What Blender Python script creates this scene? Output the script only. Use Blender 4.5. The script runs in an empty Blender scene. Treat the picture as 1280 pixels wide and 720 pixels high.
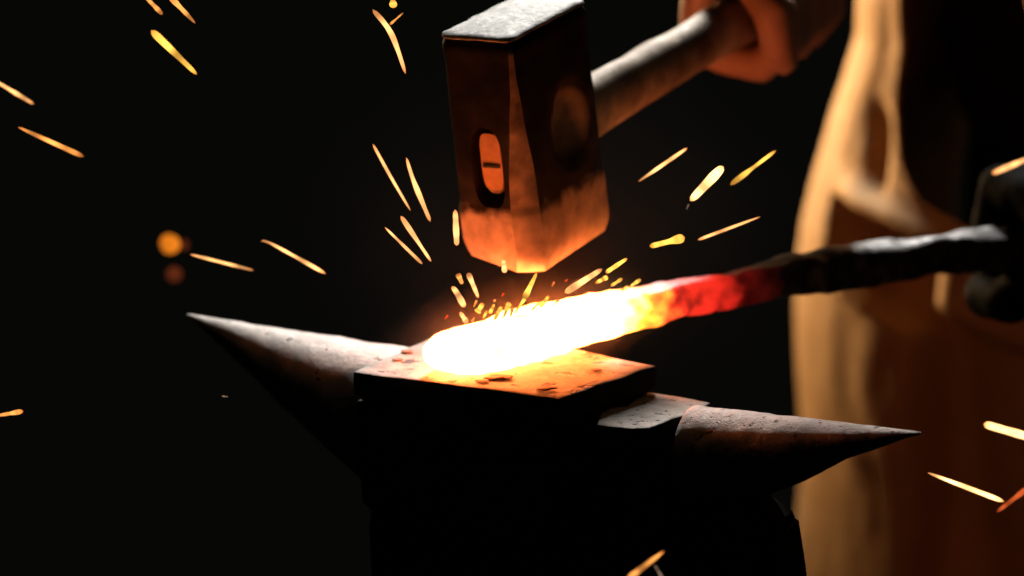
import bpy, bmesh, math, random
from mathutils import Vector, Matrix, noise
random.seed(7)
SC = bpy.context.scene
COL = SC.collection
R = math.radians
# ------------------------------------------------------------------ camera geometry (85 mm lens, a metre away, looking 13 deg down)
FPX = 1280 * 85 / 36
PITCH = R(13)
CAM = Vector((0, -1.1, .30))
def ray(x, y):
    a = (x - 640) / FPX; b = (360 - y) / FPX
    return Vector((a, math.cos(PITCH) + b * math.sin(PITCH), -math.sin(PITCH) + b * math.cos(PITCH)))
def PZ(x, y, z):
    d = ray(x, y); return CAM + d * ((z - CAM.z) / d.z)
def PY(x, y, Y):
    d = ray(x, y); return CAM + d * ((Y - CAM.y) / d.y)
def interp(tab, t):
    if t <= tab[0][0]: return tab[0][1]
    for (a, va), (b, vb) in zip(tab, tab[1:]):
        if t <= b:
            k = (t - a) / (b - a); return va + (vb - va) * k
    return tab[-1][1]
def smooth(t):
    t = max(0, min(1, t)); return t * t * (3 - 2 * t)
# ------------------------------------------------------------------ helpers
def tag(o, label=None, cat=None, group=None, kind=None):
    if label: o['label'] = label
    if cat: o['category'] = cat
    if group: o['group'] = group
    if kind: o['kind'] = kind
    return o
def empty(name, loc):
    o = bpy.data.objects.new(name, None); COL.objects.link(o); o.location = loc
    o.empty_display_size = .02
    return o
def link(name, me, mat, parent=None, smooth_=True):
    o = bpy.data.objects.new(name, me); COL.objects.link(o)
    if mat: me.materials.append(mat)
    if smooth_:
        for p in me.polygons: p.use_smooth = True
    if parent:
        o.parent = parent
        o.matrix_parent_inverse = Matrix.Translation(parent_loc(parent)).inverted()
    return o
def parent_loc(p):
    v = Vector((0, 0, 0))
    while p: v += p.location; p = p.parent
    return v
def finish(bm, name, mat, parent=None, smooth_=True):
    bmesh.ops.recalc_face_normals(bm, faces=bm.faces)
    me = bpy.data.meshes.new(name); bm.to_mesh(me); bm.free()
    return link(name, me, mat, parent, smooth_)
def sharp(o, deg=40):
    me = o.data
    bm = bmesh.new(); bm.from_mesh(me)
    for e in bm.edges:
        e.smooth = not (len(e.link_faces) == 2 and e.calc_face_angle(0) > R(deg))
    bm.to_mesh(me); bm.free()
def loft(bm, rings, cap=True):
    vs = [[bm.verts.new(p) for p in r] for r in rings]
    n = len(vs[0])
    for a, b in zip(vs, vs[1:]):
        for i in range(n):
            bm.faces.new((a[i], a[(i + 1) % n], b[(i + 1) % n], b[i]))
    if cap:
        bm.faces.new(vs[0]); bm.faces.new(vs[-1])
    return vs
def prism(name, poly, z0, z1, mat, parent, bev=.0012, jit=0, side=None, segs=2):
    """upright prism over a plan polygon, bevelled, with an optional hand-worn edge"""
    bm = bmesh.new()
    lo = [bm.verts.new((p[0], p[1], z0)) for p in poly]
    hi = [bm.verts.new((p[0], p[1], z1)) for p in poly]
    n = len(poly)
    for i in range(n): bm.faces.new((lo[i], lo[(i + 1) % n], hi[(i + 1) % n], hi[i]))
    bm.faces.new(lo); bm.faces.new(hi)
    if jit:
        bmesh.ops.subdivide_edges(bm, edges=bm.edges[:], cuts=14, use_grid_fill=True)
    bmesh.ops.recalc_face_normals(bm, faces=bm.faces)
    es = [e for e in bm.edges if len(e.link_faces) == 2 and e.calc_face_angle(0) > R(30)]
    bmesh.ops.bevel(bm, geom=es, offset=bev, segments=segs, affect='EDGES', profile=.5)
    if jit:
        for v in bm.verts:
            d = noise.noise_vector(v.co * 55) * jit + noise.noise_vector(v.co * 190) * jit * .5
            v.co += d
    o = finish(bm, name, mat, parent); sharp(o, 50)
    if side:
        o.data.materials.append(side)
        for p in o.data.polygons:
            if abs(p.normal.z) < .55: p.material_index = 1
    return o
def remesh_union(balls, name, mat, parent, voxel, smooth_it=6, disp=None):
    """balls: list of chains [(point, radius), ...]; grows one continuous closed surface over them all"""
    bm = bmesh.new()
    for ch in balls:
        for (p, r) in ch:
            rr = r if isinstance(r, (tuple, list)) else (r, r, r)
            bmesh.ops.create_icosphere(bm, subdivisions=2, radius=1, matrix=Matrix.Translation(p) @ Matrix.Diagonal((*rr, 1)))
        for (p, r), (q, s) in zip(ch, ch[1:]):
            r1 = r if not isinstance(r, (tuple, list)) else r; s1 = s
            L = (Vector(q) - Vector(p)).length
            rmin = min(r if not isinstance(r, (tuple, list)) else min(r), s if not isinstance(s, (tuple, list)) else min(s))
            n = max(1, int(L / (rmin * .35)))
            for k in range(1, n):
                t = k / n
                ra = Vector(r if isinstance(r, (tuple, list)) else (r,) * 3); rb = Vector(s if isinstance(s, (tuple, list)) else (s,) * 3)
                bmesh.ops.create_icosphere(bm, subdivisions=2, radius=1, matrix=Matrix.Translation(Vector(p).lerp(Vector(q), t)) @ Matrix.Diagonal((*ra.lerp(rb, t), 1)))
    me = bpy.data.meshes.new('tmp'); bm.to_mesh(me); bm.free()
    t = bpy.data.objects.new('tmp', me); COL.objects.link(t)
    m = t.modifiers.new('r', 'REMESH'); m.mode = 'VOXEL'; m.voxel_size = voxel; m.use_smooth_shade = True
    s = t.modifiers.new('s', 'SMOOTH'); s.factor = .5; s.iterations = smooth_it
    dg = bpy.context.evaluated_depsgraph_get()
    out = bpy.data.meshes.new_from_object(t.evaluated_get(dg))
    bpy.data.objects.remove(t); bpy.data.meshes.remove(me)
    out.name = name
    if disp:
        for v in out.vertices: v.co += disp(v.co)
    return link(name, out, mat, parent)
# ------------------------------------------------------------------ materials
def mat_new(name):
    m = bpy.data.materials.new(name); m.use_nodes = True
    nt = m.node_tree
    return m, nt, nt.nodes['Principled BSDF'], nt.nodes, nt.links
def surf(name, c1, c2, scale=40, rough=(.4, .7), metal=0., bump=.2, bscale=120, bdist=.001, pits=None, spec=.5, flank_shade=None):
    """two mottled tones, uneven gloss, bump, optional dark pits"""
    m, nt, b, N, L = mat_new(name)
    tc = N.new('ShaderNodeTexCoord')
    n1 = N.new('ShaderNodeTexNoise'); n1.inputs['Scale'].default_value = scale; n1.inputs['Detail'].default_value = 8; n1.inputs['Roughness'].default_value = .65
    L.new(tc.outputs['Object'], n1.inputs['Vector'])
    cr = N.new('ShaderNodeValToRGB'); cr.color_ramp.elements[0].position = .35; cr.color_ramp.elements[1].position = .68
    cr.color_ramp.elements[0].color = (*c1, 1); cr.color_ramp.elements[1].color = (*c2, 1)
    L.new(n1.outputs['Fac'], cr.inputs['Fac'])
    col = cr.outputs['Color']
    n2 = N.new('ShaderNodeTexNoise'); n2.inputs['Scale'].default_value = bscale; n2.inputs['Detail'].default_value = 10; n2.inputs['Roughness'].default_value = .7
    L.new(tc.outputs['Object'], n2.inputs['Vector'])
    h = n2.outputs['Fac']
    if pits:
        vo = N.new('ShaderNodeTexNoise'); vo.inputs['Scale'].default_value = pits[0]; vo.inputs['Detail'].default_value = 3
        L.new(tc.outputs['Object'], vo.inputs['Vector'])
        pr = N.new('ShaderNodeMapRange'); pr.inputs['From Min'].default_value = pits[1]; pr.inputs['From Max'].default_value = pits[1] + .05
        L.new(vo.outputs['Fac'], pr.inputs['Value'])
        mx = N.new('ShaderNodeMix'); mx.data_type = 'RGBA'
        L.new(pr.outputs['Result'], mx.inputs['Factor']); L.new(col, mx.inputs['A']); mx.inputs['B'].default_value = (*pits[2], 1)
        col = mx.outputs['Result']
        sb = N.new('ShaderNodeMath'); sb.operation = 'SUBTRACT'; L.new(h, sb.inputs[0]); L.new(pr.outputs['Result'], sb.inputs[1])
        h = sb.outputs[0]
    if flank_shade:      # shade painted in by normal: worn top stays bright, flanks and underside near black
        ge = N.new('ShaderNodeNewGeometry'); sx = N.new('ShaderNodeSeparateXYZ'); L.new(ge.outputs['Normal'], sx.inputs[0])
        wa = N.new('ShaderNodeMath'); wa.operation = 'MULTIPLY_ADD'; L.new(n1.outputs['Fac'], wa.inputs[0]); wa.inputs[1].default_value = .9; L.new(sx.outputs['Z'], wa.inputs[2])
        wm = N.new('ShaderNodeMapRange'); wm.inputs['From Min'].default_value = flank_shade[0] + .45; wm.inputs['From Max'].default_value = flank_shade[1] + .45; L.new(wa.outputs[0], wm.inputs['Value'])
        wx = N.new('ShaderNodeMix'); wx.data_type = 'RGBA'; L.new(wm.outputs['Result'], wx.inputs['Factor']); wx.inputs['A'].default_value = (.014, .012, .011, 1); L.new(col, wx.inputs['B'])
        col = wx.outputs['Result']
    L.new(col, b.inputs['Base Color'])
    mr = N.new('ShaderNodeMapRange'); mr.inputs['To Min'].default_value = rough[0]; mr.inputs['To Max'].default_value = rough[1]
    mr.inputs['From Min'].default_value = .3; mr.inputs['From Max'].default_value = .7
    L.new(n2.outputs['Fac'], mr.inputs['Value']); L.new(mr.outputs['Result'], b.inputs['Roughness'])
    b.inputs['Metallic'].default_value = metal
    b.inputs['Specular IOR Level'].default_value = spec
    bp = N.new('ShaderNodeBump'); bp.inputs['Strength'].default_value = bump; bp.inputs['Distance'].default_value = bdist
    L.new(h, bp.inputs['Height']); L.new(bp.outputs['Normal'], b.inputs['Normal'])
    return m
M = {}
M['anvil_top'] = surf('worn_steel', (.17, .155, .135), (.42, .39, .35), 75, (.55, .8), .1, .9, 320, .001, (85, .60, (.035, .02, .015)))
M['anvil_horn'] = surf('horn_steel', (.33, .31, .29), (.52, .49, .46), 50, (.5, .7), .15, .7, 260, .0008, (130, .66, (.08, .07, .06)), flank_shade=(.12, .5))
M['anvil_heel'] = surf('pitted_steel', (.3, .28, .26), (.5, .47, .44), 90, (.55, .8), .1, .9, 330, .001, (260, .62, (.09, .08, .075)), flank_shade=(.12, .5))
M['scale'] = surf('loose_scale', (.2, .09, .05), (.34, .17, .1), 300, (.6, .9), .1, .6, 700, .0004)
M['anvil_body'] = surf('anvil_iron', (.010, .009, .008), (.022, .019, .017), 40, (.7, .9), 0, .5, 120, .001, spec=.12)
M['hammer_side'] = surf('hammer_scale', (.006, .005, .0045), (.026, .02, .016), 45, (.45, .6), .0, .5, 90, .0008, spec=.1)
M['hammer_edge'] = surf('hammer_worn_lit_edge', (.10, .075, .06), (.30, .23, .185), 60, (.3, .5), .5, .5, 120, .0006)  # worn chamfer, lightened further to paint in the bar's glow on it
M['hammer_top'] = surf('hammer_face_steel', (.24, .24, .235), (.6, .6, .585), 140, (.5, .75), 0, .9, 260, .0008, spec=.3)
M['hammer_hole'] = surf('hammer_hole', (.015, .01, .008), (.03, .02, .015), 60, (.7, .9), 0, .3, 100, .0004)
M['wood'] = surf('handle_wood', (.2, .12, .07), (.72, .6, .46), 42, (.55, .8), 0, .7, 110, .0012)
M['end_grain'] = surf('end_grain', (.42, .22, .1), (.55, .32, .16), 200, (.5, .7), 0, .4, 500, .0003)
M['leather'] = surf('apron_leather', (.43, .245, .09), (.56, .34, .145), 9, (.6, .85), 0, .5, 45, .004, spec=.25)
M['strap'] = surf('strap_leather', (.2, .1, .05), (.3, .17, .08), 20, (.6, .8), 0, .4, 80, .001)
M['shirt'] = surf('dark_cloth', (.010, .009, .009), (.016, .014, .014), 25, (.85, .95), 0, .5, 60, .003, spec=.05)
M['sleeve'] = surf('brown_cloth', (.16, .07, .04), (.22, .1, .06), 25, (.8, .95), 0, .5, 60, .003, spec=.1)
M['trousers'] = surf('trouser_cloth', (.012, .010, .010), (.02, .017, .017), 25, (.85, .95), 0, .5, 60, .003, spec=.05)
M['glove'] = surf('glove_leather', (.002, .0019, .0018), (.005, .0045, .004), 35, (.6, .8), 0, .6, 70, .002, spec=.01)
M['skin'] = surf('skin', (.55, .3, .19), (.66, .4, .28), 30, (.45, .65), 0, .35, 140, .0008, spec=.4)
M['hair'] = surf('hair', (.02, .012, .008), (.04, .025, .016), 60, (.5, .8), 0, .6, 200, .002)
M['eye'] = surf('eye', (.7, .68, .64), (.75, .73, .7), 60, (.1, .2), 0, 0, 200, .002)
M['boots'] = surf('boot_leather', (.02, .015, .012), (.04, .03, .022), 35, (.4, .7), 0, .4, 70, .002)
M['floor'] = surf('dirt_floor', (.014, .013, .011), (.022, .02, .017), 6, (.85, .95), 0, .6, 30, .01, spec=.1)
# glowing sparks: colour comes from how hot each stretch of the spark is
m, nt, b, N, L = mat_new('incandescent_spark'); nt.nodes.remove(b)
at = N.new('ShaderNodeAttribute'); at.attribute_name = 'glow_colour'
em = N.new('ShaderNodeEmission'); em.inputs['Strength'].default_value = 1.0
L.new(at.outputs['Color'], em.inputs['Color']); L.new(em.outputs[0], N['Material Output'].inputs['Surface'])
M['spark'] = m
# hot bar: black scale that turns to glowing metal along its length (object X = distance from the hot end, metres)
m, nt, b, N, L = mat_new('heated_steel')
at = N.new('ShaderNodeAttribute'); at.attribute_name = 'along'
tc = N.new('ShaderNodeTexCoord')
nz = N.new('ShaderNodeTexNoise'); nz.inputs['Scale'].default_value = 85; nz.inputs['Detail'].default_value = 5
L.new(tc.outputs['Object'], nz.inputs['Vector'])
ma = N.new('ShaderNodeMath'); ma.operation = 'MULTIPLY_ADD'; L.new(nz.outputs['Fac'], ma.inputs[0]); ma.inputs[1].default_value = .040
L.new(at.outputs['Fac'], ma.inputs[2])
cr = N.new('ShaderNodeValToRGB'); e = cr.color_ramp.elements
BARLEN = .5
SMOKE = .2
GLOW = 4.5
def stop(p, c):
    x = e.new(p / BARLEN); x.color = (*c, 1)
HOT = 48.
e[0].position = 0; e[0].color = (1, .185, .04, 1)
e[1].position = 1; e[1].color = (0, 0, 0, 1)
stop(.128, (1, .185, .04)); stop(.141, (.35, .13, .018)); stop(.152, (.10, .028, .0022)); stop(.161, (.055, .009, .0012)); stop(.170, (.024, .0009, .0004)); stop(.196, (.019, .0005, .00025)); stop(.214, (.0014, .00003, .00002)); stop(.24, (0, 0, 0))
dv = N.new('ShaderNodeMath'); dv.operation = 'DIVIDE'; L.new(ma.outputs[0], dv.inputs[0]); dv.inputs[1].default_value = BARLEN
L.new(dv.outputs[0], cr.inputs['Fac'])
nf = N.new('ShaderNodeTexNoise'); nf.inputs['Scale'].default_value = 95; nf.inputs['Detail'].default_value = 4; L.new(tc.outputs['Object'], nf.inputs['Vector'])
fr = N.new('ShaderNodeMapRange'); fr.inputs['From Min'].default_value = .5; fr.inputs['From Max'].default_value = .68; fr.inputs['To Min'].default_value = 1; fr.inputs['To Max'].default_value = .4
L.new(nf.outputs['Fac'], fr.inputs['Value'])
vm = N.new('ShaderNodeVectorMath'); vm.operation = 'SCALE'; L.new(cr.outputs['Color'], vm.inputs[0]); L.new(fr.outputs['Result'], vm.inputs['Scale'])
L.new(vm.outputs[0], b.inputs['Emission Color']); b.inputs['Emission Strength'].default_value = HOT
bc = N.new('ShaderNodeValToRGB'); bc.color_ramp.elements[0].color = (.035, .035, .037, 1); bc.color_ramp.elements[1].color = (.14, .14, .145, 1)
bc.color_ramp.elements[0].position = .4; bc.color_ramp.elements[1].position = .62
n2 = N.new('ShaderNodeTexNoise'); n2.inputs['Scale'].default_value = 130; n2.inputs['Detail'].default_value = 8
L.new(tc.outputs['Object'], n2.inputs['Vector']); L.new(n2.outputs['Fac'], bc.inputs['Fac']); L.new(bc.outputs[0], b.inputs['Base Color'])
b.inputs['Roughness'].default_value = .5; b.inputs['Metallic'].default_value = .3
bp = N.new('ShaderNodeBump'); bp.inputs['Strength'].default_value = .7; bp.inputs['Distance'].default_value = .0015
L.new(n2.outputs['Fac'], bp.inputs['Height']); L.new(bp.outputs[0], b.inputs['Normal'])
M['bar'] = m
# ------------------------------------------------------------------ setting
FLOOR = -.80
def plane(name, cx, cy, cz, sx, sy, rot, mat, cuts=20, amp=.02):
    bm = bmesh.new()
    bmesh.ops.create_grid(bm, x_segments=cuts, y_segments=cuts, size=.5)
    for v in bm.verts:
        v.co = Vector((v.co.x * sx, v.co.y * sy, noise.noise(v.co * 9) * amp))
    o = finish(bm, name, mat); o.location = (cx, cy, cz); o.rotation_euler = rot
    tag(o, kind='structure'); return o
plane('floor', 0, .45, FLOOR - .012, 6, 2.9, (0, 0, 0), M['floor'], 40)
# ------------------------------------------------------------------ anvil
AX = Vector((.9, -.435, 0)).normalized()      # along the anvil, towards the heel horn
AY = Vector((.435, .9, 0)).normalized()       # across, away from the viewer
NL, NR, FR, FL = PZ(441, 465, 0), PZ(699, 498, 0), PZ(821, 457, 0), PZ(571, 407, 0)
FC = (NL + NR + FR + FL) / 4
def AV(t, s, z): return Vector((FC.x, FC.y, 0)) + AX * t + AY * s + Vector((0, 0, z))
anvil = empty('anvil', (FC.x, FC.y, -.30))
tag(anvil, 'dark steel anvil with bright worn top and a pointed horn at either end', 'anvil')
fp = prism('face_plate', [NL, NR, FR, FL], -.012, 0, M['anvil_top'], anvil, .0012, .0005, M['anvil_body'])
def inset(poly, k):
    c = sum((Vector(p) for p in poly), Vector()) / len(poly)
    return [c + (Vector(p) - c) * k for p in poly]
# body: block under the face, waist running on under the heel, spreading to the feet
q = inset([NL, NR, FR, FL], .992)
bm = bmesh.new()
rings = []
for z, k in ((-.0121, 1), (-.045, 1), (-.07, .97)):
    rings.append([Vector((p.x, p.y, z)) for p in inset(q, k)])
loft(bm, rings)
def rect(t0, t1, s0, s1, z): return [AV(t0, s0, z), AV(t1, s0, z), AV(t1, s1, z), AV(t0, s1, z)]
T1 = .149
loft(bm, [rect(-.062, T1 - .020, -.012, .010, -.046), rect(-.064, T1 - .001, -.016, .012, -.058), rect(-.064, T1, -.026, .022, -.085), rect(-.058, T1, -.034, .034, -.12), rect(-.05, T1 + .004, -.05, .05, -.18), rect(-.10, T1 + .03, -.07, .07, -.22)])
bmesh.ops.recalc_face_normals(bm, faces=bm.faces)
bmesh.ops.bevel(bm, geom=[x for x in bm.edges if x.calc_face_angle(0) > R(30)], offset=.003, segments=2, affect='EDGES')
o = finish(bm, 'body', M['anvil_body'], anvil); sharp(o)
bm = bmesh.new(); loft(bm, [rect(-.11, T1 + .04, -.085, .085, -.30), rect(-.11, T1 + .04, -.085, .085, -.24), rect(-.10, T1 + .03, -.072, .072, -.221)])
o = finish(bm, 'foot', M['anvil_body'], anvil, False)
def horn(name, root_t, tip, prof, half_w, mat, s_c, top_z, flat=.0, n=56, rings_n=46, jit=.0006, root_s=None):
    """round tapering horn: near-level top line, underside swelling back to the body. prof: [(k, depth)] from tip (k=0) to root (k=1)"""
    root = AV(root_t, s_c, 0)
    bm = bmesh.new(); rr = []
    for i in range(rings_n + 1):
        k = max(.004, i / rings_n)
        d = interp(prof, k); w = interp(half_w, k)
        c = tip.lerp(Vector((root.x, root.y, top_z)), k)
        ztop = c.z - interp([(0, 0), (1, 0)], k)
        ax = (Vector((root.x, root.y, 0)) - Vector((tip.x, tip.y, 0))).normalized(); ay = Vector((-ax.y, ax.x, 0))
        if ay.dot(AY) < 0: ay = -ay
        ring = []
        for j in range(n):
            a = 2 * math.pi * j / n
            cx, cz = math.cos(a), math.sin(a)
            ex = 1 - .18 * flat * k
            px = math.copysign(abs(cx) ** ex, cx) * w; pz = math.copysign(abs(cz) ** ex, cz) * d / 2
            p = Vector((c.x, c.y, ztop - d / 2)) + ay * px + Vector((0, 0, pz))
            p += noise.noise_vector(p * 60) * jit * min(1, k * 3) + noise.noise_vector(p * 220) * jit * .5 * min(1, k * 3)
            ring.append(p)
        rr.append(ring)
    loft(bm, rr)
    return finish(bm, name, mat, anvil)
tipL = PY(234, 392, .118)
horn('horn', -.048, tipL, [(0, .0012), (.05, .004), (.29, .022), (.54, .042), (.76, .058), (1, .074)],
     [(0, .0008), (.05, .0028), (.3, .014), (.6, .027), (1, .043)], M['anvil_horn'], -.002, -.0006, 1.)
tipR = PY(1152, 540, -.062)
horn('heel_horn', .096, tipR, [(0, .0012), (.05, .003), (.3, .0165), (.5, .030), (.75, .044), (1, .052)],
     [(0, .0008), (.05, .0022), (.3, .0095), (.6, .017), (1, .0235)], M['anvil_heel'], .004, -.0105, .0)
# stepped table between face and heel horn, with a broken corner
pl = [PZ(*p, -.0135) for p in ((744, 530), (751, 516), (766, 508), (785, 508), (793, 496), (808, 490), (845, 494), (889, 503), (872, 515), (838, 524), (812, 534), (790, 536))]
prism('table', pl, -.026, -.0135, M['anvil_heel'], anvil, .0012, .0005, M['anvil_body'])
bm = bmesh.new()
loft(bm, [rect(.045, .094, -.022, .024, -.06), rect(.045, .094, -.022, .024, -.0262)]); finish(bm, 'table_support', M['anvil_body'], anvil, False)
# ------------------------------------------------------------------ stump the anvil stands on
# ------------------------------------------------------------------ hammer
yaw = R(56); tl = R(11)
H = Vector((math.cos(yaw) * math.cos(tl), math.sin(yaw) * math.cos(tl), math.sin(tl)))   # along the handle, away from the head
W = Vector((math.sin(yaw), -math.cos(yaw), 0))                                            # across the head, to the right and nearer
U = H.cross(W) * -1
if U.z < 0: U = -U
hA, hB, hL = .0725, .0430, .1190   # head: along handle, across, tall
# front edge of the top sits at pixel (640,57)
front_top = PY(637, 58, .030)
# front vertical edge = -H side meets +W side
HC = front_top - W * (hB / 2) + H * (hA / 2) - U * (hL / 2)
def HP(a, b_, u): return HC + H * a + W * b_ + U * u
hammer = empty('hammer', HC)
tag(hammer, 'square-headed forging hammer raised above the glowing bar, pale wooden handle', 'hammer')
FRONT = (-1, 1)      # the edge nearest the viewer
def head_ring(u):
    k = u / (hL / 2)                       # -1 bottom .. 1 top
    grow = 1 + .0 * k - .05 * (1 - k * k) * .0
    gr = 1.0 - .018 * (k + 1) + .022 * smooth((-.40 - k) / .08) + .015 * smooth((k - .8) / .15); a = hA / 2 * gr; b_ = hB / 2 * gr
    bev = .0016 + .0085 * smooth((1 - k) / 1.5)          # the corner is broken by a wide chamfer low down, narrow at the top
    e_ = 0
    if k < -.8: e_ = ((-.8 - k) / .2) ** 2 * .0022
    if k > .93: e_ = ((k - .93) / .07) ** 2 * .0012
    a -= e_; b_ -= e_
    pts = []
    m_ = 12
    corners = [(1, 1), (-1, 1), (-1, -1), (1, -1)]
    BV = [.0035, .0035, .0035, .0035]; BV[2 if FRONT == (-1, -1) else 1] = bev
    for ci, (sa, sb) in enumerate(corners):
        bev = BV[ci]
        for j in range(5):
            t = j / 4 * math.pi / 2
            c, s = math.cos(t), math.sin(t)
            lin = j / 4; c = .25 * c + .75 * (1 - lin); s = .25 * s + .75 * lin     # nearly flat chamfer
            if ci % 2 == 0: dx, dy = c, s
            else: dx, dy = s, c
            pts.append((sa * (a - bev + bev * dx), sb * (b_ - bev + bev * dy)))
        na, nb = corners[(ci + 1) % 4]; bev = BV[(ci + 1) % 4]
        p0 = pts[-1]
        t0 = math.pi / 2 if True else 0
        if ci % 2 == 0: p1 = (na * (a - bev), nb * b_)
        else: p1 = (na * a, nb * (b_ - bev))
        for j in range(1, m_):
            f = j / m_; pts.append((p0[0] + (p1[0] - p0[0]) * f, p0[1] + (p1[1] - p0[1]) * f))
    return pts
bm = bmesh.new(); rr = []
NU = 60
for i in range(NU + 1):
    u = -hL / 2 + hL * i / NU
    ring = []
    for (a, b_) in head_ring(u):
        # shallow cheek hollows on the broad (+W / -W) faces
        if b_ > hB / 2 * .8 and abs(a) < hA / 2 * .85:
            g = smooth(1.9 - 1.9 * math.hypot((a - .009) / .0165, (u - .006) / .026))
            b_ -= math.copysign(.0062 * g, b_)
        p = HP(a, b_, u + .0085 * (hB / 2 - b_) / hB * smooth((-u / (hL / 2) - .35) / .65))      # striking face worn out of square
        p += noise.noise_vector(p * 70) * .0004
        ring.append(p)
    rr.append(ring)
# crowned striking face below, slightly domed
def crown(ring0, u0, sgn, bulge, steps=7):
    c = HP(0, 0, u0); out = []
    for s in range(1, steps):
        k = 1 - s / steps
        out.append([c + (p - c) * k + U * sgn * bulge * (1 - k * k) for p in ring0])
    return out
bottom = crown(rr[0], -hL / 2 + .00425, -1, .0035)
loft(bm, list(reversed(bottom)) + rr, True)
# cut the eye through the head
bm.faces.ensure_lookup_table()
RN = len(rr[0]); FC0 = {(1, 1): 0, (-1, 1): 16, (-1, -1): 32, (1, -1): 48}[FRONT]
for f in bm.faces:
    if len(f.verts) == 4:
        ids = [v.index for v in f.verts]
bm.verts.index_update()
for f in bm.faces:
    js = [v.index % RN for v in f.verts]
    if (len(js) == 4 and all(FC0 <= j <= FC0 + 4 for j in js)) or len(js) > 4: f.material_index = 1
head = finish(bm, 'hammer_head', M['hammer_side'], hammer)
head.data.materials.append(M['hammer_edge'])
for mt, lo in ((M['hammer_side'], 0), (M['hammer_edge'], .35)):      # bar glow painted in: paler towards the worn striking face and in the cheek hollow
    nt = mt.node_tree; N, L = nt.nodes, nt.links; b = N['Principled BSDF']
    tc = N.new('ShaderNodeTexCoord'); dp = N.new('ShaderNodeVectorMath'); dp.operation = 'DOT_PRODUCT'
    L.new(tc.outputs['Object'], dp.inputs[0]); dp.inputs[1].default_value = -U
    nz = N.new('ShaderNodeTexNoise'); nz.inputs['Scale'].default_value = 110; nz.inputs['Detail'].default_value = 6; L.new(tc.outputs['Object'], nz.inputs['Vector'])
    ad = N.new('ShaderNodeMath'); ad.operation = 'MULTIPLY_ADD'; L.new(nz.outputs['Fac'], ad.inputs[0]); ad.inputs[1].default_value = .016; L.new(dp.outputs['Value'], ad.inputs[2])
    z0 = -HC.dot(U) + hL * .20 + .008
    mr = N.new('ShaderNodeMapRange'); mr.interpolation_type = 'SMOOTHSTEP'; mr.inputs['From Min'].default_value = z0 - .001; mr.inputs['From Max'].default_value = z0 + .007; L.new(ad.outputs[0], mr.inputs['Value'])
    ds = N.new('ShaderNodeVectorMath'); ds.operation = 'DISTANCE'; L.new(tc.outputs['Object'], ds.inputs[0]); ds.inputs[1].default_value = HP(.009, hB / 2 - .005, .006)
    m2 = N.new('ShaderNodeMapRange'); m2.inputs['From Min'].default_value = .013; m2.inputs['From Max'].default_value = .019; m2.inputs['To Min'].default_value = .8; m2.inputs['To Max'].default_value = 0; L.new(ds.outputs['Value'], m2.inputs['Value'])
    mxx = N.new('ShaderNodeMath'); mxx.operation = 'MAXIMUM'; L.new(mr.outputs['Result'], mxx.inputs[0]); L.new(m2.outputs['Result'], mxx.inputs[1])
    src = b.inputs['Base Color'].links[0].from_socket
    mc = N.new('ShaderNodeMix'); mc.data_type = 'RGBA'; L.new(mxx.outputs[0], mc.inputs['Factor']); L.new(src, mc.inputs['A'])
    c2 = N.new('ShaderNodeValToRGB'); c2.color_ramp.elements[0].color = (.17, .13, .105, 1); c2.color_ramp.elements[1].color = (.32, .255, .21, 1); c2.color_ramp.elements[0].position = .3; c2.color_ramp.elements[1].position = .7
    L.new(nz.outputs['Fac'], c2.inputs['Fac']); L.new(c2.outputs[0], mc.inputs['B']); L.new(mc.outputs['Result'], b.inputs['Base Color'])
EY = -.004      # eye sits a touch below the middle
def oval(cx, ra, rb, u_c, b_c=0, n=28, p=3.2):
    pts = []
    for j in range(n):
        t = 2 * math.pi * j / n
        c, s = math.cos(t), math.sin(t)
        pts.append((b_c + math.copysign(abs(c) ** (2 / p), c) * ra, u_c + math.copysign(abs(s) ** (2 / p), s) * rb))
    return [HP(cx, x, y) for x, y in pts]
bm = bmesh.new(); loft(bm, [oval(-.06, .0095, .021, EY), oval(.06, .0085, .019, EY)])
me = bpy.data.meshes.new('cut'); bmesh.ops.recalc_face_normals(bm, faces=bm.faces); bm.to_mesh(me); bm.free()
cut = bpy.data.objects.new('cut', me); COL.objects.link(cut)
md = head.modifiers.new('b', 'BOOLEAN'); md.operation = 'DIFFERENCE'; md.object = cut; md.solver = 'EXACT'
bpy.context.view_layer.update()
dg = bpy.context.evaluated_depsgraph_get()
nm = bpy.data.meshes.new_from_object(head.evaluated_get(dg)); head.modifiers.clear(); head.data = nm; bpy.data.objects.remove(cut)
for p in nm.polygons: p.use_smooth = True
sharp(head, 35)
# bright hammered top: mushroomed plate of the poll
bm = bmesh.new()
base = [HP(0, 0, hL / 2) + (p - HP(0, 0, hL / 2)) * 1.0 for p in rr[-1]]
cc = HP(0, 0, hL / 2)
rings = [[cc + (p - cc) * .97 + U * .0002 for p in base], [cc + (p - cc) * 1.03 + U * .0012 + noise.noise_vector(p * 300) * .0007 for p in base], [cc + (p - cc) * 1.01 + U * .0024 + noise.noise_vector(p * 300) * .0006 for p in base]]
for s in range(1, 9):
    k = 1 - s / 9
    rings.append([cc + (p - cc) * k + U * (.0026 + .0022 * (1 - k * k)) + noise.noise_vector((cc + (p - cc) * k) * 120) * .0004 for p in base])
loft(bm, rings)
finish(bm, 'poll_face', M['hammer_top'], hammer)
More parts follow.
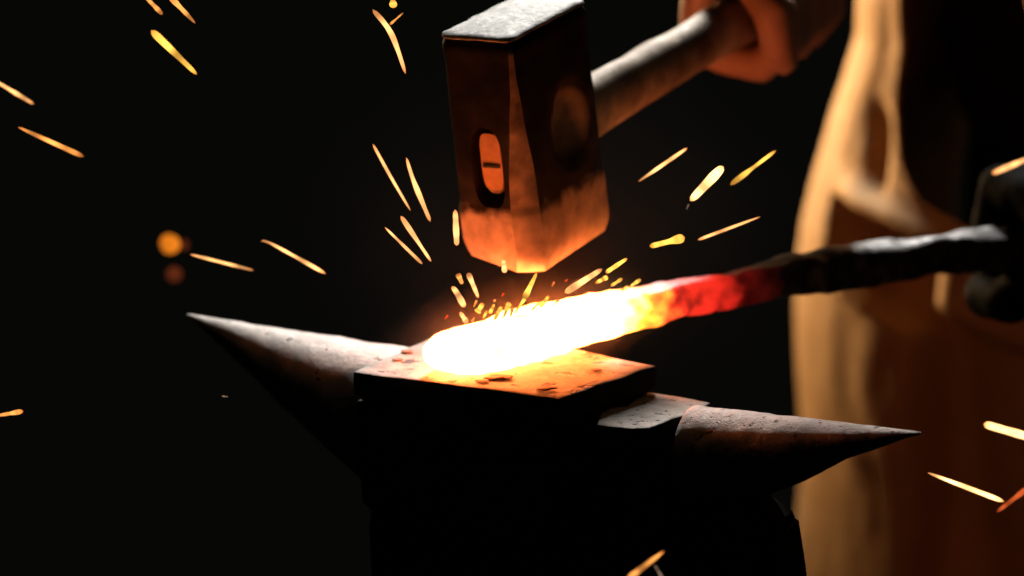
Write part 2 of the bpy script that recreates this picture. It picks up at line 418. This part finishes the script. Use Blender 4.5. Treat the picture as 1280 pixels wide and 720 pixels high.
# handle: oval wood, waisted, end showing in the eye
bm = bmesh.new(); rings = []
hs = [(-.031, .0058, .0145), (.02, .0062, .0150), (.034, .0085, .0165), (.050, .0112, .0168), (.10, .0110, .0150), (.17, .0115, .0140), (.24, .0125, .0155), (.30, .0130, .0160), (.315, .0110, .0140)]
for i in range(64):
    a = -.031 + (.346) * i / 63
    ra = interp([(x, y) for x, y, z in hs], a); rb = interp([(x, z) for x, y, z in hs], a)
    rings.append([p + noise.noise_vector(p * 40) * .0008 * (1 if a > .03 else 0) for p in oval(a, ra, rb, EY, 0, 28, 2.2 if a > .03 else 3)])
loft(bm, rings); handle = finish(bm, 'handle', M['wood'], hammer); sharp(handle, 60)
bm = bmesh.new(); loft(bm, [oval(-.0318, .0060, .0145, EY + .002, 0, 28, 4), oval(-.0305, .0060, .0145, EY + .002, 0, 28, 4)]); eg = finish(bm, 'handle_end', M['end_grain'], hammer, False)
bm = bmesh.new(); loft(bm, [[HP(x, y, z) for y, z in ((-.005, EY - .001), (.005, EY - .0005), (.005, EY + .0008), (-.005, EY + .0004))] for x in (-.0326, -.0308)]); finish(bm, 'wedge', M['hammer_hole'], hammer, False)
# ------------------------------------------------------------------ hot bar
bp_ = [(538, 446, .012), (560, 443, .018), (620, 430, .038), (700, 407, .066), (760, 393, .085), (800, 384, .097), (860, 371, .114), (910, 362, .129), (960, 351, .144), (1010, 343, .158), (1060, 334, .173), (1110, 326, .188), (1160, 320, .203), (1220, 314, .221), (1290, 309, .242), (1360, 302, .262), (1460, 292, .29)]
pts = [PY(x, y, Y) for x, y, Y in bp_]
def path(pts, step):
    out = []; acc = 0
    for i in range(len(pts) - 1):
        p0 = pts[max(0, i - 1)]; p1 = pts[i]; p2 = pts[i + 1]; p3 = pts[min(len(pts) - 1, i + 2)]
        n = max(2, int((p2 - p1).length / step))
        for k in range(n):
            t = k / n
            out.append(.5 * ((2 * p1) + (p2 - p0) * t + (2 * p0 - 5 * p1 + 4 * p2 - p3) * t * t + (3 * p1 - p0 - 3 * p2 + p3) * t ** 3))
    out.append(pts[-1]); return out
P = path(pts, .0035)
bar = None
bm = bmesh.new(); lay = bm.verts.layers.float.new('along'); rings = []; al = []; acc = 0
for i, p in enumerate(P):
    if i: acc += (P[i] - P[i - 1]).length
    t = (P[min(i + 1, len(P) - 1)] - P[max(i - 1, 0)]).normalized()
    s = Vector((0, 0, 1)).cross(t).normalized(); u = t.cross(s)
    if u.z < 0: u = -u
    w = interp([(0, .006), (.006, .011), (.02, .0148), (.07, .0148), (.12, .0125), (.16, .0112), (.2, .0112), (.26, .0125), (.5, .0125)], acc)
    h = interp([(0, .004), (.006, .0075), (.02, .0100), (.06, .0112), (.11, .0100), (.15, .0088), (.2, .0088), (.26, .0105), (.5, .0105)], acc)
    roll = interp([(0, 0), (.18, -.06), (.24, -.16), (.29, .05), (.33, -.2), (.37, .1), (.5, 0)], acc)
    ring = []
    for j in range(28):
        a = 2 * math.pi * j / 28; c, si = math.cos(a), math.sin(a)
        pw = .42
        x = math.copysign(abs(c) ** pw, c) * w; y = math.copysign(abs(si) ** pw, si) * h
        x, y = x * math.cos(roll) - y * math.sin(roll), x * math.sin(roll) + y * math.cos(roll)
        q_ = p + s * x + u * y
        q_ += noise.noise_vector(q_ * 45) * .0028 * smooth((acc - .12) / .08) + noise.noise_vector(q_ * 140) * .0013
        ring.append(q_)
    rings.append(ring); al.append(acc)
vs = loft(bm, rings)
for r_, a in zip(vs, al):
    for v in r_: v[lay] = a
bar = finish(bm, 'hot_bar', M['bar'])
sharp(bar, 50)
tag(bar, 'rough square steel bar, white hot at the anvil end, red then black towards the glove', 'steel bar')
# ------------------------------------------------------------------ person
# faces left (-x); near hand (gloved) holds the bar, far hand swings the hammer
person = empty('person', (.44, .68, FLOOR))
tag(person, 'person in tan leather apron and dark shirt holding hammer and hot bar', 'person')
def fist(centre, a, w, n, r, thumb_over=True, sc=1.0, palm_r=.014):
    """chains of a hand closed round a rod. a: along rod to the thumb side, w: wrist to knuckles, n: palm to rod"""
    ch = []
    a, w, n = a.normalized(), w.normalized(), n.normalized()
    back = -(r + .012 * sc)
    def pt(al_, ww, nn): return centre + a * al_ + w * ww + n * nn
    fl = [.95, 1.05, 1.0, .85]
    for i, (off, f) in enumerate(zip((.031, .0105, -.0105, -.031), fl)):
        off *= sc; rad = (.0098, .0102, .0098, .0088)[i] * sc
        k = pt(off, .030 * sc, back + .002)
        R_ = r + .0105 * sc
        c = [(pt(off, -.030 * sc, back - .002), .0115 * sc), (pt(off, 0, back - .004), .012 * sc), (k, rad * 1.18),
             (pt(off * 1.02, R_ * 1.28 * f, -.002), rad * 1.04), (pt(off * 1.02, R_ * 1.02, R_ * .78), rad),
             (pt(off * 1.0, R_ * .15, R_ * 1.12), rad * .93), (pt(off * .98, -R_ * .55, R_ * .92), rad * .85)]
        ch.append(c)
    ch.append([(pt(.028 * sc, -.012 * sc, back), .013 * sc), (pt(-.028 * sc, -.012 * sc, back), .013 * sc)])
    ch.append([(pt(.024 * sc, -.036 * sc, back + .002), .013 * sc), (pt(-.02 * sc, -.036 * sc, back + .002), .013 * sc)])
    # thumb leaves the side of the palm near its base and closes over the fingers
    ch.append([(pt(.018 * sc, -.042 * sc, back + .008), .0145 * sc), (pt(.040 * sc, -.030 * sc, -.004), .0125 * sc),
               (pt(.050 * sc, -.012 * sc - r * .5, R_ * .95), .0108 * sc), (pt(.047 * sc, .002 * sc, R_ * 1.3), .0100 * sc), (pt(.040 * sc, .011 * sc, R_ * 1.42), .0088 * sc)])
    wrist = pt(-.004 * sc, -.072 * sc, back + .001)
    ch.append([(pt(.0 , -.035 * sc, back), .021 * sc), (wrist, .0245 * sc)])
    return ch, wrist
# hammer hand: centre on handle near pixel x = 962
aH = -H
cH = HP(.256, 0, EY)
nH = (Vector((.83, -.56, 0)) * 1 + Vector((-.1, 0, -.05))); nH = (nH - aH * nH.dot(aH)).normalized()
wH = aH.cross(nH).normalized()
if wH.z > 0: wH = -wH
wH = (wH * .95 + nH * -.3).normalized(); nH = aH.cross(wH).normalized()
if nH.y > 0: nH = -nH
ch1, wr1 = fist(cH, aH, wH, nH, .0135)
# gloved hand on the bar
def at_x(px):
    best = min(P, key=lambda p: abs((p - PY(px, 312, p.y)).x)); return best
cG = at_x(1335)
aG = (at_x(1200) - at_x(1340)).normalized()
wG = Vector((0, 0, 1)); wG = Vector((-.05, -.5, -.6))
wG = (wG - aG * wG.dot(aG)).normalized()
nG = aG.cross(wG).normalized()
if nG.z > 0: pass
shR = Vector((.44, .84, .50)); elR = Vector((.335, .52, .40))
shL = Vector((.46, .50, .50)); elL = Vector((.365, .40, .19))
# palm above / behind the bar, knuckles towards the viewer and down
nG = Vector((0, .35, -1)); nG = (nG - aG * nG.dot(aG)).normalized()
wG = aG.cross(nG).normalized()
if wG.y < 0: wG = -wG
ch2, wr2 = fist(cG, aG, wG, nG, .0135)
torso = [(Vector((.45, .67, .08)), (.12, .155, .12)), (Vector((.45, .67, .20)), (.115, .14, .1)), (Vector((.44, .67, .36)), (.12, .16, .11)), (Vector((.43, .67, .46)), (.11, .165, .08))]
body = [torso,
        [(Vector((.44, .67, .50)), (.08, .12, .06)), (Vector((.42, .67, .57)), .055), (Vector((.40, .67, .64)), .055)],
        [(Vector((.385, .67, .72)), (.090, .074, .105)), (Vector((.375, .67, .69)), (.085, .066, .09))],
        [(Vector((.305, .67, .655)), (.022, .028, .025))],
        [(Vector((.292, .67, .725)), .011), (Vector((.281, .67, .705)), .014)],
        [(Vector((.385, .593, .715)), (.018, .008, .03))], [(Vector((.385, .747, .715)), (.018, .008, .03))],
        [(Vector((.292, .655, .671)), .006), (Vector((.292, .685, .671)), .006)],
        [(shR, .058), (elR, .043), (elR.lerp(wr1, .3), .042), (elR.lerp(wr1, .9), .027), (wr1, .0245)], [(torso[3][0] + Vector((0, .1, .01)), .07), (shR, .058)],
        [(shL, .058), (elL, .043), (elL.lerp(wr2, .35), .042), (elL.lerp(wr2, .9), .029), (wr2, .0265)], [(torso[3][0] + Vector((0, -.1, .01)), .07), (shL, .058)]]
for sy in (-1, 1):
    hip = Vector((.45, .67 + sy * .085, .05)); kn = Vector((.43, .67 + sy * .10, FLOOR + .46)); an = Vector((.46, .67 + sy * .11, FLOOR + .08))
    body.append([(hip, .085), (kn, .058), (kn.lerp(an, .3), .056), (an, .036)])
    body.append([(an + Vector((.02, 0, -.045)), .034), (an + Vector((-.10, 0, -.052)), .03), (an + Vector((-.16, 0, -.058)), .022)])
body_o = remesh_union(body + ch1 + ch2, 'body', M['skin'], person, .0032, 5)
def inflate(ch, d): return [(p, tuple(x + d for x in r) if isinstance(r, (tuple, list)) else r + d) for p, r in ch]
wr = lambda v: noise.noise_vector(Vector((v.x * 9, v.y * 9, v.z * 16))) * .008
remesh_union([inflate(c, .012) for c in (torso, [(shR, .058), (elR, .045), (elR.lerp(wr1, .35), .044)], [(Vector((.43, .77, .47)), .07), (shR, .058)], [(Vector((.43, .57, .47)), .07), (shL, .058)])], 'shirt', M['shirt'], person, .006, 6, wr)
remesh_union([inflate([(shL, .06), (shL.lerp(elL, .6), .052), (elL, .048), (elL.lerp(wr2, .3), .044)], .012)], 'sleeve', M['sleeve'], person, .006, 5, wr)
tr = []
for sy in (-1, 1):
    hip = Vector((.45, .67 + sy * .085, .05)); kn = Vector((.43, .67 + sy * .10, FLOOR + .46)); an = Vector((.46, .67 + sy * .11, FLOOR + .10))
    tr.append([(hip, .10), (kn, .075), (an, .055)])
remesh_union(tr + [[(Vector((.45, .67, .06)), (.125, .165, .09))]], 'trousers', M['trousers'], person, .007, 6, wr)
for sy in (-1, 1):
    an = Vector((.46, .67 + sy * .11, FLOOR + .08))
    remesh_union([[(an, .046), (an + Vector((.02, 0, -.035)), .042), (an + Vector((-.10, 0, -.042)), .037), (an + Vector((-.17, 0, -.046)), .03)]], 'boot', M['boots'], person, .006, 4)
remesh_union([[(Vector((.405, .67, .755)), (.093, .082, .085)), (Vector((.43, .67, .71)), (.07, .078, .08))]], 'hair', M['hair'], person, .005, 4, lambda v: noise.noise_vector(v * 40) * .006)
for sy in (-1, 1):
    remesh_union([[(Vector((.303, .67 + sy * .031, .725)), .0115)]], 'eye', M['eye'], person, .002, 1)
glove_ch = [inflate(c, .0028) for c in ch2] + [[(wr2, .030), (wr2.lerp(elL, .22), .036), (wr2.lerp(elL, .42), .048)]]
glove = remesh_union(glove_ch, 'glove', M['glove'], person, .0028, 3, lambda v: noise.noise_vector(v * 60) * .0016)
glove['label'] = 'black leather work glove closed round the bar'
# apron: leather sheet hung round the front, silhouette and folds as they fall
CX, CYY = .42, .67
z_of = lambda y: PY(1000, y, .65).z
xl_tab = sorted([(z_of(y), PY(x, y, .65).x) for x, y in ((1085, -160), (1082, -60), (1078, 0), (1078, 50), (1060, 110), (1040, 170), (1022, 230), (1008, 290), (1001, 345), (999, 400), (1001, 470), (1008, 550), (1006, 620), (998, 690), (992, 760), (975, 1000))])
def edge_phi(z):
    tab = sorted([(z_of(y), R(d)) for y, d in ((-300, 31), (0, 27), (60, 28), (120, 31), (180, 37), (215, 44), (235, 56), (255, 68), (275, 84), (320, 100), (400, 108), (1400, 112))])
    return interp(tab, z)
bm = bmesh.new(); NV, NPHI = 230, 150
ztop, zbot = .42, FLOOR + .30
grid = []
for i in range(NV + 1):
    z = ztop + (zbot - ztop) * i / NV
    xl = interp(xl_tab, z); RX = CX - xl + .0; RYY = .150 + .055 * smooth((.06 - z) / .12)
    pe = edge_phi(z); row = []
    for j in range(NPHI + 1):
        ph = -R(75) + (pe + R(75)) * j / NPHI
        d = 0
        x0 = CX - RX * math.cos(ph); 
        # position in the photograph's units, measured on the leather itself
        sx = (x0 - xl) / .22 * 380      # ~px from the silhouette
        sy = (interp([(z_of(y), y) for y in range(1300, -401, -50)], z))
        if ph > 0:
            # soft vertical folds of the skirt
            amp = smooth((z_of(330) - z) / .08)
            amp *= smooth((sx - 95) / 50)
            d += .0065 * amp * math.sin(ph * 5.2 + 1.0 + 2.5 * (z + .2)) + .004 * amp * math.sin(ph * 13 + z * 9)
            # long crease between bib and hip
            d -= .010 * math.exp(-((sx - (36 + (sy - 150) * .20)) / 9) ** 2) * smooth((sy - 100) / 50) * smooth((235 - sy) / 30)
            # hollow under the overhanging fold
            top = 226 + max(0, sx - 10) * .28
            lo_e = 14 + 78 * smooth((sy - 325) / 45); hi_e = 135 + 150 * smooth((sy - 325) / 60)
            hol = smooth((sy - top) / 16) * smooth((sx - lo_e) / (14 + 12 * smooth((sy - 325) / 45))) * smooth((hi_e - sx) / (40 + 120 * smooth((sy - 325) / 60))) * smooth((1000 - sy) / 500)
            d -= .040 * hol
            # ridge running down from the bib to the hip
            d += .013 * math.exp(-((sy - (top - 10)) / 14) ** 2) * smooth((sx - 10) / 30) * smooth((200 - sx) / 50)
            # long hanging fold that ends the front of the skirt
            low = smooth((sy - 330) / 60)
            # bulge of cloth inside the hollow
            d += .022 * math.exp(-((sx - 50) / 17) ** 2 - ((sy - 305) / 30) ** 2)
        d += noise.noise(Vector((ph * 2.2, z * 7, 3))) * (.008 if z > 0 else .004) + noise.noise(Vector((ph * 9, z * 24, 7))) * .0016
        d2 = min(1, max(0, (abs(ph) - .1) / .25)) if ph > -.1 else 1
        rx = RX + d * d2; ry = RYY + d
        row.append(bm.verts.new((CX - rx * math.cos(ph), CYY - ry * math.sin(ph), z)))
    grid.append(row)
for i in range(NV):
    for j in range(NPHI):
        bm.faces.new((grid[i][j], grid[i][j + 1], grid[i + 1][j + 1], grid[i + 1][j]))
ap = finish(bm, 'apron', M['leather'], person)
sm = ap.modifiers.new('thick', 'SOLIDIFY'); sm.thickness = .0035; sm.offset = -1
ap['label'] = 'tan leather apron with soft folds over the hips'
# ------------------------------------------------------------------ sparks
HEAT = {'pale': (2.5, 1.1, .36), 'bright': (4.5, 2.4, .85), 'yellow': (2.2, 1.1, .16), 'orange': (1.7, .62, .13), 'red': (.85, .13, .03), 'ember': (1.0, .26, .015), 'dim': (.13, .025, .008), 'grey': (.28, .17, .11)}
def spark(px, w, heat, label, Y=.0, tail=None, group='sparks thrown off the hot bar', cat='spark', name='spark', Y2=None):
    pts = [PY(x, y, Y if Y2 is None else Y + (Y2 - Y) * i / max(1, len(px) - 1)) for i, (x, y) in enumerate(px)]
    Z = (pts[0] - CAM).length
    rad = w * .5 * Z / FPX
    if len(pts) > 2: pts = path(pts, (pts[0] - pts[-1]).length / 14)
    n0 = max(9, len(pts))
    L_ = [(b_ - a).length for a, b_ in zip(pts, pts[1:])]; tot = sum(L_) or 1e-4
    def atlen(s):
        for (a, b_), l in zip(zip(pts, pts[1:]), L_):
            if s <= l or (b_ is pts[-1]): return a.lerp(b_, min(1, s / max(l, 1e-9)))
            s -= l
    bm = bmesh.new(); cl = bm.verts.layers.float_color.new('glow_colour'); rings = []; cols = []
    NR_ = 22; rnd = random.Random(len(label) * 31 + int(px[0][0]))
    c0 = Vector(HEAT[heat])
    tdir = (pts[-1] - pts[0]).normalized(); s = tdir.cross(Vector((.1, .97, .2))).normalized(); u = tdir.cross(s)
    wob = rnd.random() * 50; rnd_end = rnd.random() < .5
    for i in range(NR_ + 1):
        k = i / NR_; c = atlen(k * tot)
        prof = min(1, (max(0, 1 - abs(2 * k - 1) ** 7) ** .5) * 1.0) * (.88 + .4 * noise.noise(Vector((k * 3, wob, 0)))) * ((1 - .45 * k) if rnd_end else (.55 + .45 * k))
        prof = max(.06, prof)
        rings.append([c + (s * math.cos(2 * math.pi * j / 10) + u * math.sin(2 * math.pi * j / 10)) * rad * prof for j in range(10)])
        f = .75 + .9 * noise.noise(Vector((k * 4 + 9, wob, 4)))
        cc_ = c0 * max(.3, f)
        ends = min(k, 1 - k) / .14
        if ends < 1: cc_ = Vector((cc_.x * (.55 + .45 * ends), cc_.y * (.38 + .62 * ends), cc_.z * (.3 + .7 * ends)))
        if tail and ((k < .3 and tail == 0) or (k > .7 and tail == 1)):
            q_ = (k / .3) if tail == 0 else (1 - k) / .3
            cc_ = Vector((cc_.x * (.3 + .7 * q_), cc_.y * (.1 + .9 * q_), cc_.z * (.1 + .9 * q_)))
        cols.append(cc_)
    vs = loft(bm, rings)
    for r_, c in zip(vs, cols):
        for v in r_: v[cl] = (*c, 1)
    mid = atlen(tot / 2)
    for v in bm.verts: v.co -= mid
    o = finish(bm, name, M['spark']); o.location = mid
    tag(o, label, cat, group); return o
S = spark
S([(-6, 101), (42, 130)], 6, 'pale', 'thin pale spark entering at the left edge above a long orange one', .10)
S([(23, 159), (105, 196)], 6.5, 'orange', 'long thin orange spark near the left edge, second from the top there', .06)
S([(189, 38), (246, 93)], 11, 'yellow', 'thick yellow spark, the broadest in the upper left darkness', -.02)
S([(178, -8), (203, 18)], 7, 'orange', 'short orange spark cut by the top edge, farther left of two', .05)
S([(209, -8), (244, 29)], 9, 'orange', 'orange spark cut by the top edge above the thick yellow one', .04, tail=0)
S([(238, 318), (317, 338)], 5.5, 'pale', 'thin spark just right of the round orange ember', .08)
S([(326, 302), (336, 303), (407, 342)], 6, 'pale', 'spark with a small hooked upper end, above the left horn', .06)
S([(-6, 520), (29, 514)], 7, 'orange', 'short orange spark at the left edge below the horn tip', .0)
S([(466, 12), (489, 42), (507, 92)], 8, 'pale', 'curved spark left of the hammer top, bending downward', .02)
S([(490, -8), (492, 10)], 10, 'yellow', 'stubby yellow spark cut by the top edge above the curved one', .02)
S([(487, 31), (504, 16)], 3.5, 'orange', 'thin faint branch forking off the curved spark', .02)
S([(466, 180), (489, 222), (513, 263)], 5.5, 'pale', 'long thin slanting spark left of the hammer, leftmost of a pair', .03)
S([(508, 197), (517, 226), (538, 277)], 8, 'pale', 'kinked spark left of the hammer, thicker one of a pair', .02)
S([(481, 284), (528, 330)], 5, 'pale', 'thin slanting spark below the kinked one, lower left of two', .01)
S([(501, 270), (539, 327)], 7, 'pale', 'thicker slanting spark beside the lower left of the hammer', .0)
S([(569, 262), (571, 307)], 10, 'pale', 'upright spark just left of the hammer head', -.02)
S([(629, 324), (631, 341)], 8, 'pale', 'tiny upright spark touching the lower edge of the hammer', -.04)
S([(798, 227), (859, 185)], 5.5, 'pale', 'thin pale spark right of the hammer below its handle', .06)
S([(863, 251), (904, 208)], 15, 'bright', 'thickest bright spark right of the hammer with a reddish lower end', .03, tail=0)
S([(913, 231), (970, 188)], 8, 'yellow', 'yellow spark right of the thickest one, reaching highest toward the apron', .05)
S([(812, 308), (856, 297)], 13, 'yellow', 'stout deep yellow spark lying almost level above the bar', .02)
S([(872, 300), (950, 271)], 5, 'pale', 'long thin pale spark close above the cooling part of the bar', .04)
S([(706, 366), (753, 336)], 10, 'pale', 'broad spark rising right off the top of the white bar', .0)
S([(757, 341), (784, 323)], 7.5, 'yellow', 'short spark ahead of the broad one, pointing right', .0)
S([(655, 374), (671, 341)], 8, 'yellow', 'short steep spark directly under the hammer face', -.02)
S([(585, 341), (598, 372)], 7.5, 'pale', 'short steep spark leaning left under the hammer corner', -.02)
S([(572, 342), (578, 355)], 8, 'orange', 'small orange blob at the top of the left cluster over the bar', -.02)
S([(565, 358), (571, 366), (581, 384)], 10, 'pale', 'curved chunky spark in the left cluster over the bar', -.02)
S([(596, 391), (604, 379)], 9, 'yellow', 'small yellow spark right of the curved chunky one', -.02)
S([(575, 390), (584, 404)], 9, 'pale', 'lowest chunky spark of the left cluster, near the bar', -.03)
S([(744, 354), (760, 346)], 8, 'yellow', 'small oval spark between the broad spark and the bar', .01)
S([(763, 358), (778, 348)], 6, 'yellow', 'small yellow spark skimming the bar right of the oval one', .02)
S([(788, 358), (801, 349)], 6, 'yellow', 'small yellow spark skimming the bar, farthest right of the cluster', .03)
S([(1230, 530), (1296, 549)], 14, 'bright', 'thick bright spark cut by the right edge below the glove', .05)
S([(1160, 591), (1255, 627)], 6, 'bright', 'long thin bright spark low at the right', .02)
S([(1246, 640), (1286, 609)], 8, 'red', 'dim red spark crossing the end of the long bright one', .05)
S([(784, 724), (830, 689)], 8, 'orange', 'orange spark at the bottom edge below the heel', -.14)
S([(818, 706), (829, 724)], 4, 'grey', 'faint grey fleck beside the orange spark at the bottom edge', -.14)
S([(1240, 217), (1290, 196)], 9, 'pale', 'pale tapering spark passing over the top of the glove', .15, tail=0)
S([(277, 495), (285, 496)], 2.5, 'grey', 'tiny grey fleck in the dark below the left horn', .0)
def ember(px, w, heat, label, Y):
    p = PY(*px, Y); rad = w * .5 * (p - CAM).length / FPX
    bm = bmesh.new(); cl = bm.verts.layers.float_color.new('glow_colour'); bmesh.ops.create_icosphere(bm, subdivisions=3, radius=rad)
    for v in bm.verts:
        k = .75 + .6 * noise.noise(v.co * 90 + p * 30); v[cl] = (*(Vector(HEAT[heat]) * k), 1); v.co *= 1 + .22 * noise.noise(v.co * 80)
    o = finish(bm, 'ember', M['spark']); o.location = p; tag(o, label, 'ember', 'embers drifting at the left'); return o
E_ = ember
E_((211, 305), 25, 'ember', 'round orange ember glowing out of focus above the horn tip', .34)
E_((229, 306), 13, 'dim', 'small dull red ember touching the round orange one', .36)
E_((217, 343), 19, 'dim', 'dim red ember right below the round orange one', .38)
S([(858, 262), (861, 255)], 3, 'grey', 'faint fleck under the thickest bright spark', .03)
tiny = [((612, 392, 618, 380), 5.5, 'yellow', 'small yellow fleck on the bar, first right of the left cluster'),
        ((618, 400, 627, 383), 7, 'yellow', 'fat yellow fleck standing on the bar near its middle'),
        ((629, 398, 637, 378), 7, 'yellow', 'tall fleck of a pair standing on the white bar'),
        ((638, 396, 641, 384), 5, 'orange', 'narrow orange fleck behind the tall pair on the bar'),
        ((643, 392, 657, 372), 5, 'yellow', 'slanting fleck joining the steep spark to the bar'),
        ((664, 388, 676, 377), 5, 'yellow', 'slanting yellow fleck right of the steep spark'),
        ((675, 384, 686, 370), 7, 'yellow', 'plump yellow fleck leaning right on the bar top'),
        ((690, 382, 699, 375), 4, 'orange', 'low orange fleck left of the broad spark'),
        ((617, 377, 620, 374), 4, 'orange', 'dot-like orange fleck hovering left of the steep spark'),
        ((627, 371, 630, 366), 3, 'red', 'dim red dot between hammer face and bar'),
        ((590, 402, 593, 397), 4, 'orange', 'orange dot near the lowest chunky spark'),
        ((604, 398, 609, 388), 5, 'yellow', 'short yellow fleck between the left cluster and the fat fleck'),
        ((592, 384, 596, 375), 3.5, 'orange', 'thin orange dash between two sparks of the left cluster'),
        ((556, 399, 560, 394), 3, 'red', 'dim red dot at the left end of the spark cluster'),
        ((706, 352, 710, 349), 3, 'red', 'dim red dot above the broad spark'),
        ((690, 358, 693, 352), 3, 'orange', 'orange dot under the right corner of the hammer'),
        ((776, 364, 786, 358), 5, 'yellow', 'low yellow dash on the bar between two skimming sparks')]
for (x0, y0, x1, y1), w, h, lb in tiny:
    S([(x0, y0), (x1, y1)], w, h, lb, interp([(550, -.03), (700, .03), (800, .07)], x0))
# flakes of scale knocked off onto the anvil face
def flake(px, r, label):
    p = PZ(*px, .0008)
    bm = bmesh.new(); bmesh.ops.create_icosphere(bm, subdivisions=3, radius=r)
    for v in bm.verts:
        v.co = Vector((v.co.x * 1.3, v.co.y, v.co.z * .16)) * (1 + .55 * noise.noise(v.co * 260 + p * 90))
    o = finish(bm, 'scale_flake', M['scale']); o.location = p; tag(o, label, 'scale flake', 'loose scale on the anvil face'); return o
flake((622, 471), .0046, 'larger reddish brown flake of scale in front of the hot bar')
flake((603, 476), .0026, 'small flake of scale nearest the front edge of the anvil face')
flake((683, 485), .0036, 'brown flake of scale near the front right corner of the face')
flake((745, 462), .0020, 'tiny flake of scale at the right side of the anvil face')
flake((509, 438), .0026, 'dark flake of scale left of the bar, beside the horn')
flake((497, 449), .0020, 'smallest dark flake at the left of the anvil face')
# ------------------------------------------------------------------ fumes over the hot metal, with a dense core added as bloom
bm = bmesh.new(); bmesh.ops.create_icosphere(bm, subdivisions=4, radius=1)
for v in bm.verts: v.co = Vector((v.co.x * .17, v.co.y * .13, v.co.z * .13)) * (1 + .15 * noise.noise(v.co * 1.5))
sk = finish(bm, 'smoke', None); sk.location = (.02, .07, .055)
m, nt, b, N, L = mat_new('fumes'); nt.nodes.remove(b)
pv = N.new('ShaderNodeVolumePrincipled'); pv.inputs['Color'].default_value = (.8, .72, .62, 1); pv.inputs['Anisotropy'].default_value = .2
tc = N.new('ShaderNodeTexCoord'); gr = N.new('ShaderNodeTexGradient'); gr.gradient_type = 'QUADRATIC_SPHERE'
mp = N.new('ShaderNodeMapping'); mp.inputs['Scale'].default_value = (1 / .16, 1 / .12, 1 / .12)
L.new(tc.outputs['Object'], mp.inputs['Vector']); L.new(mp.outputs[0], gr.inputs['Vector'])
nz = N.new('ShaderNodeTexNoise'); nz.inputs['Scale'].default_value = 14; nz.inputs['Detail'].default_value = 3; L.new(tc.outputs['Object'], nz.inputs['Vector'])
mm = N.new('ShaderNodeMath'); mm.operation = 'MULTIPLY'; L.new(gr.outputs['Fac'], mm.inputs[0]); L.new(nz.outputs['Fac'], mm.inputs[1])
m2 = N.new('ShaderNodeMath'); m2.operation = 'MULTIPLY'; L.new(mm.outputs[0], m2.inputs[0]); m2.inputs[1].default_value = SMOKE
g2 = N.new('ShaderNodeTexGradient'); g2.gradient_type = 'QUADRATIC_SPHERE'  # added core round the hot bar, standing in for lens bloom
p2 = N.new('ShaderNodeMapping'); p2.vector_type = 'TEXTURE'; p2.inputs['Location'].default_value = (-.012, -.022, -.040); p2.inputs['Rotation'].default_value = (0, 0, R(41)); p2.inputs['Scale'].default_value = (.105, .034, .032)
L.new(tc.outputs['Object'], p2.inputs['Vector']); L.new(p2.outputs[0], g2.inputs['Vector'])
m3 = N.new('ShaderNodeMath'); m3.operation = 'MULTIPLY_ADD'; L.new(g2.outputs['Fac'], m3.inputs[0]); m3.inputs[1].default_value = GLOW; L.new(m2.outputs[0], m3.inputs[2])
L.new(m3.outputs[0], pv.inputs['Density']); L.new(pv.outputs[0], N['Material Output'].inputs['Volume'])
sk.data.materials.clear(); sk.data.materials.append(m)
tag(sk, 'thin warm smoke with added bloom glow over the hot bar', 'smoke', kind='stuff')
# ------------------------------------------------------------------ lamps
def area(name, loc, target, size, power, col, spread=180, size_y=None):
    l = bpy.data.lights.new(name, 'AREA'); l.energy = power; l.color = col; l.size = size; l.spread = R(spread)
    if size_y: l.shape = 'RECTANGLE'; l.size_y = size_y
    o = bpy.data.objects.new(name, l); COL.objects.link(o); o.location = loc
    o.rotation_euler = (Vector(target) - Vector(loc)).to_track_quat('-Z', 'Y').to_euler(); return o
area('workshop_light', (.15, 1.75, 1.4), (0.05, 0, .02), .3, 14, (1, .95, .88), 70)
area('forge_fire', (-.93, 2.03, .3), (.28, .6, .10), .35, 3.2, (1, .62, .30), 28)
# ------------------------------------------------------------------ world, camera, colour
w = bpy.data.worlds.new('World'); SC.world = w; w.use_nodes = True
w.node_tree.nodes['Background'].inputs[0].default_value = (1, 1, .8, 1); w.node_tree.nodes['Background'].inputs[1].default_value = .0021
cd = bpy.data.cameras.new('camera'); cam = bpy.data.objects.new('camera', cd); COL.objects.link(cam)
cam.location = CAM; cam.rotation_euler = (R(90) - PITCH, 0, 0); cd.lens = 85; cd.sensor_width = 36
cd.clip_start = .01; cd.clip_end = 50
cd.dof.use_dof = True; cd.dof.focus_distance = 1.12; cd.dof.aperture_fstop = 4.5
SC.camera = cam
SC.view_settings.view_transform = 'Standard'; SC.view_settings.look = 'None'; SC.view_settings.gamma = 1; SC.view_settings.exposure = 0
SC.render.engine = 'CYCLES'
SC.cycles.use_denoising = True
SC.cycles.sample_clamp_indirect = 6
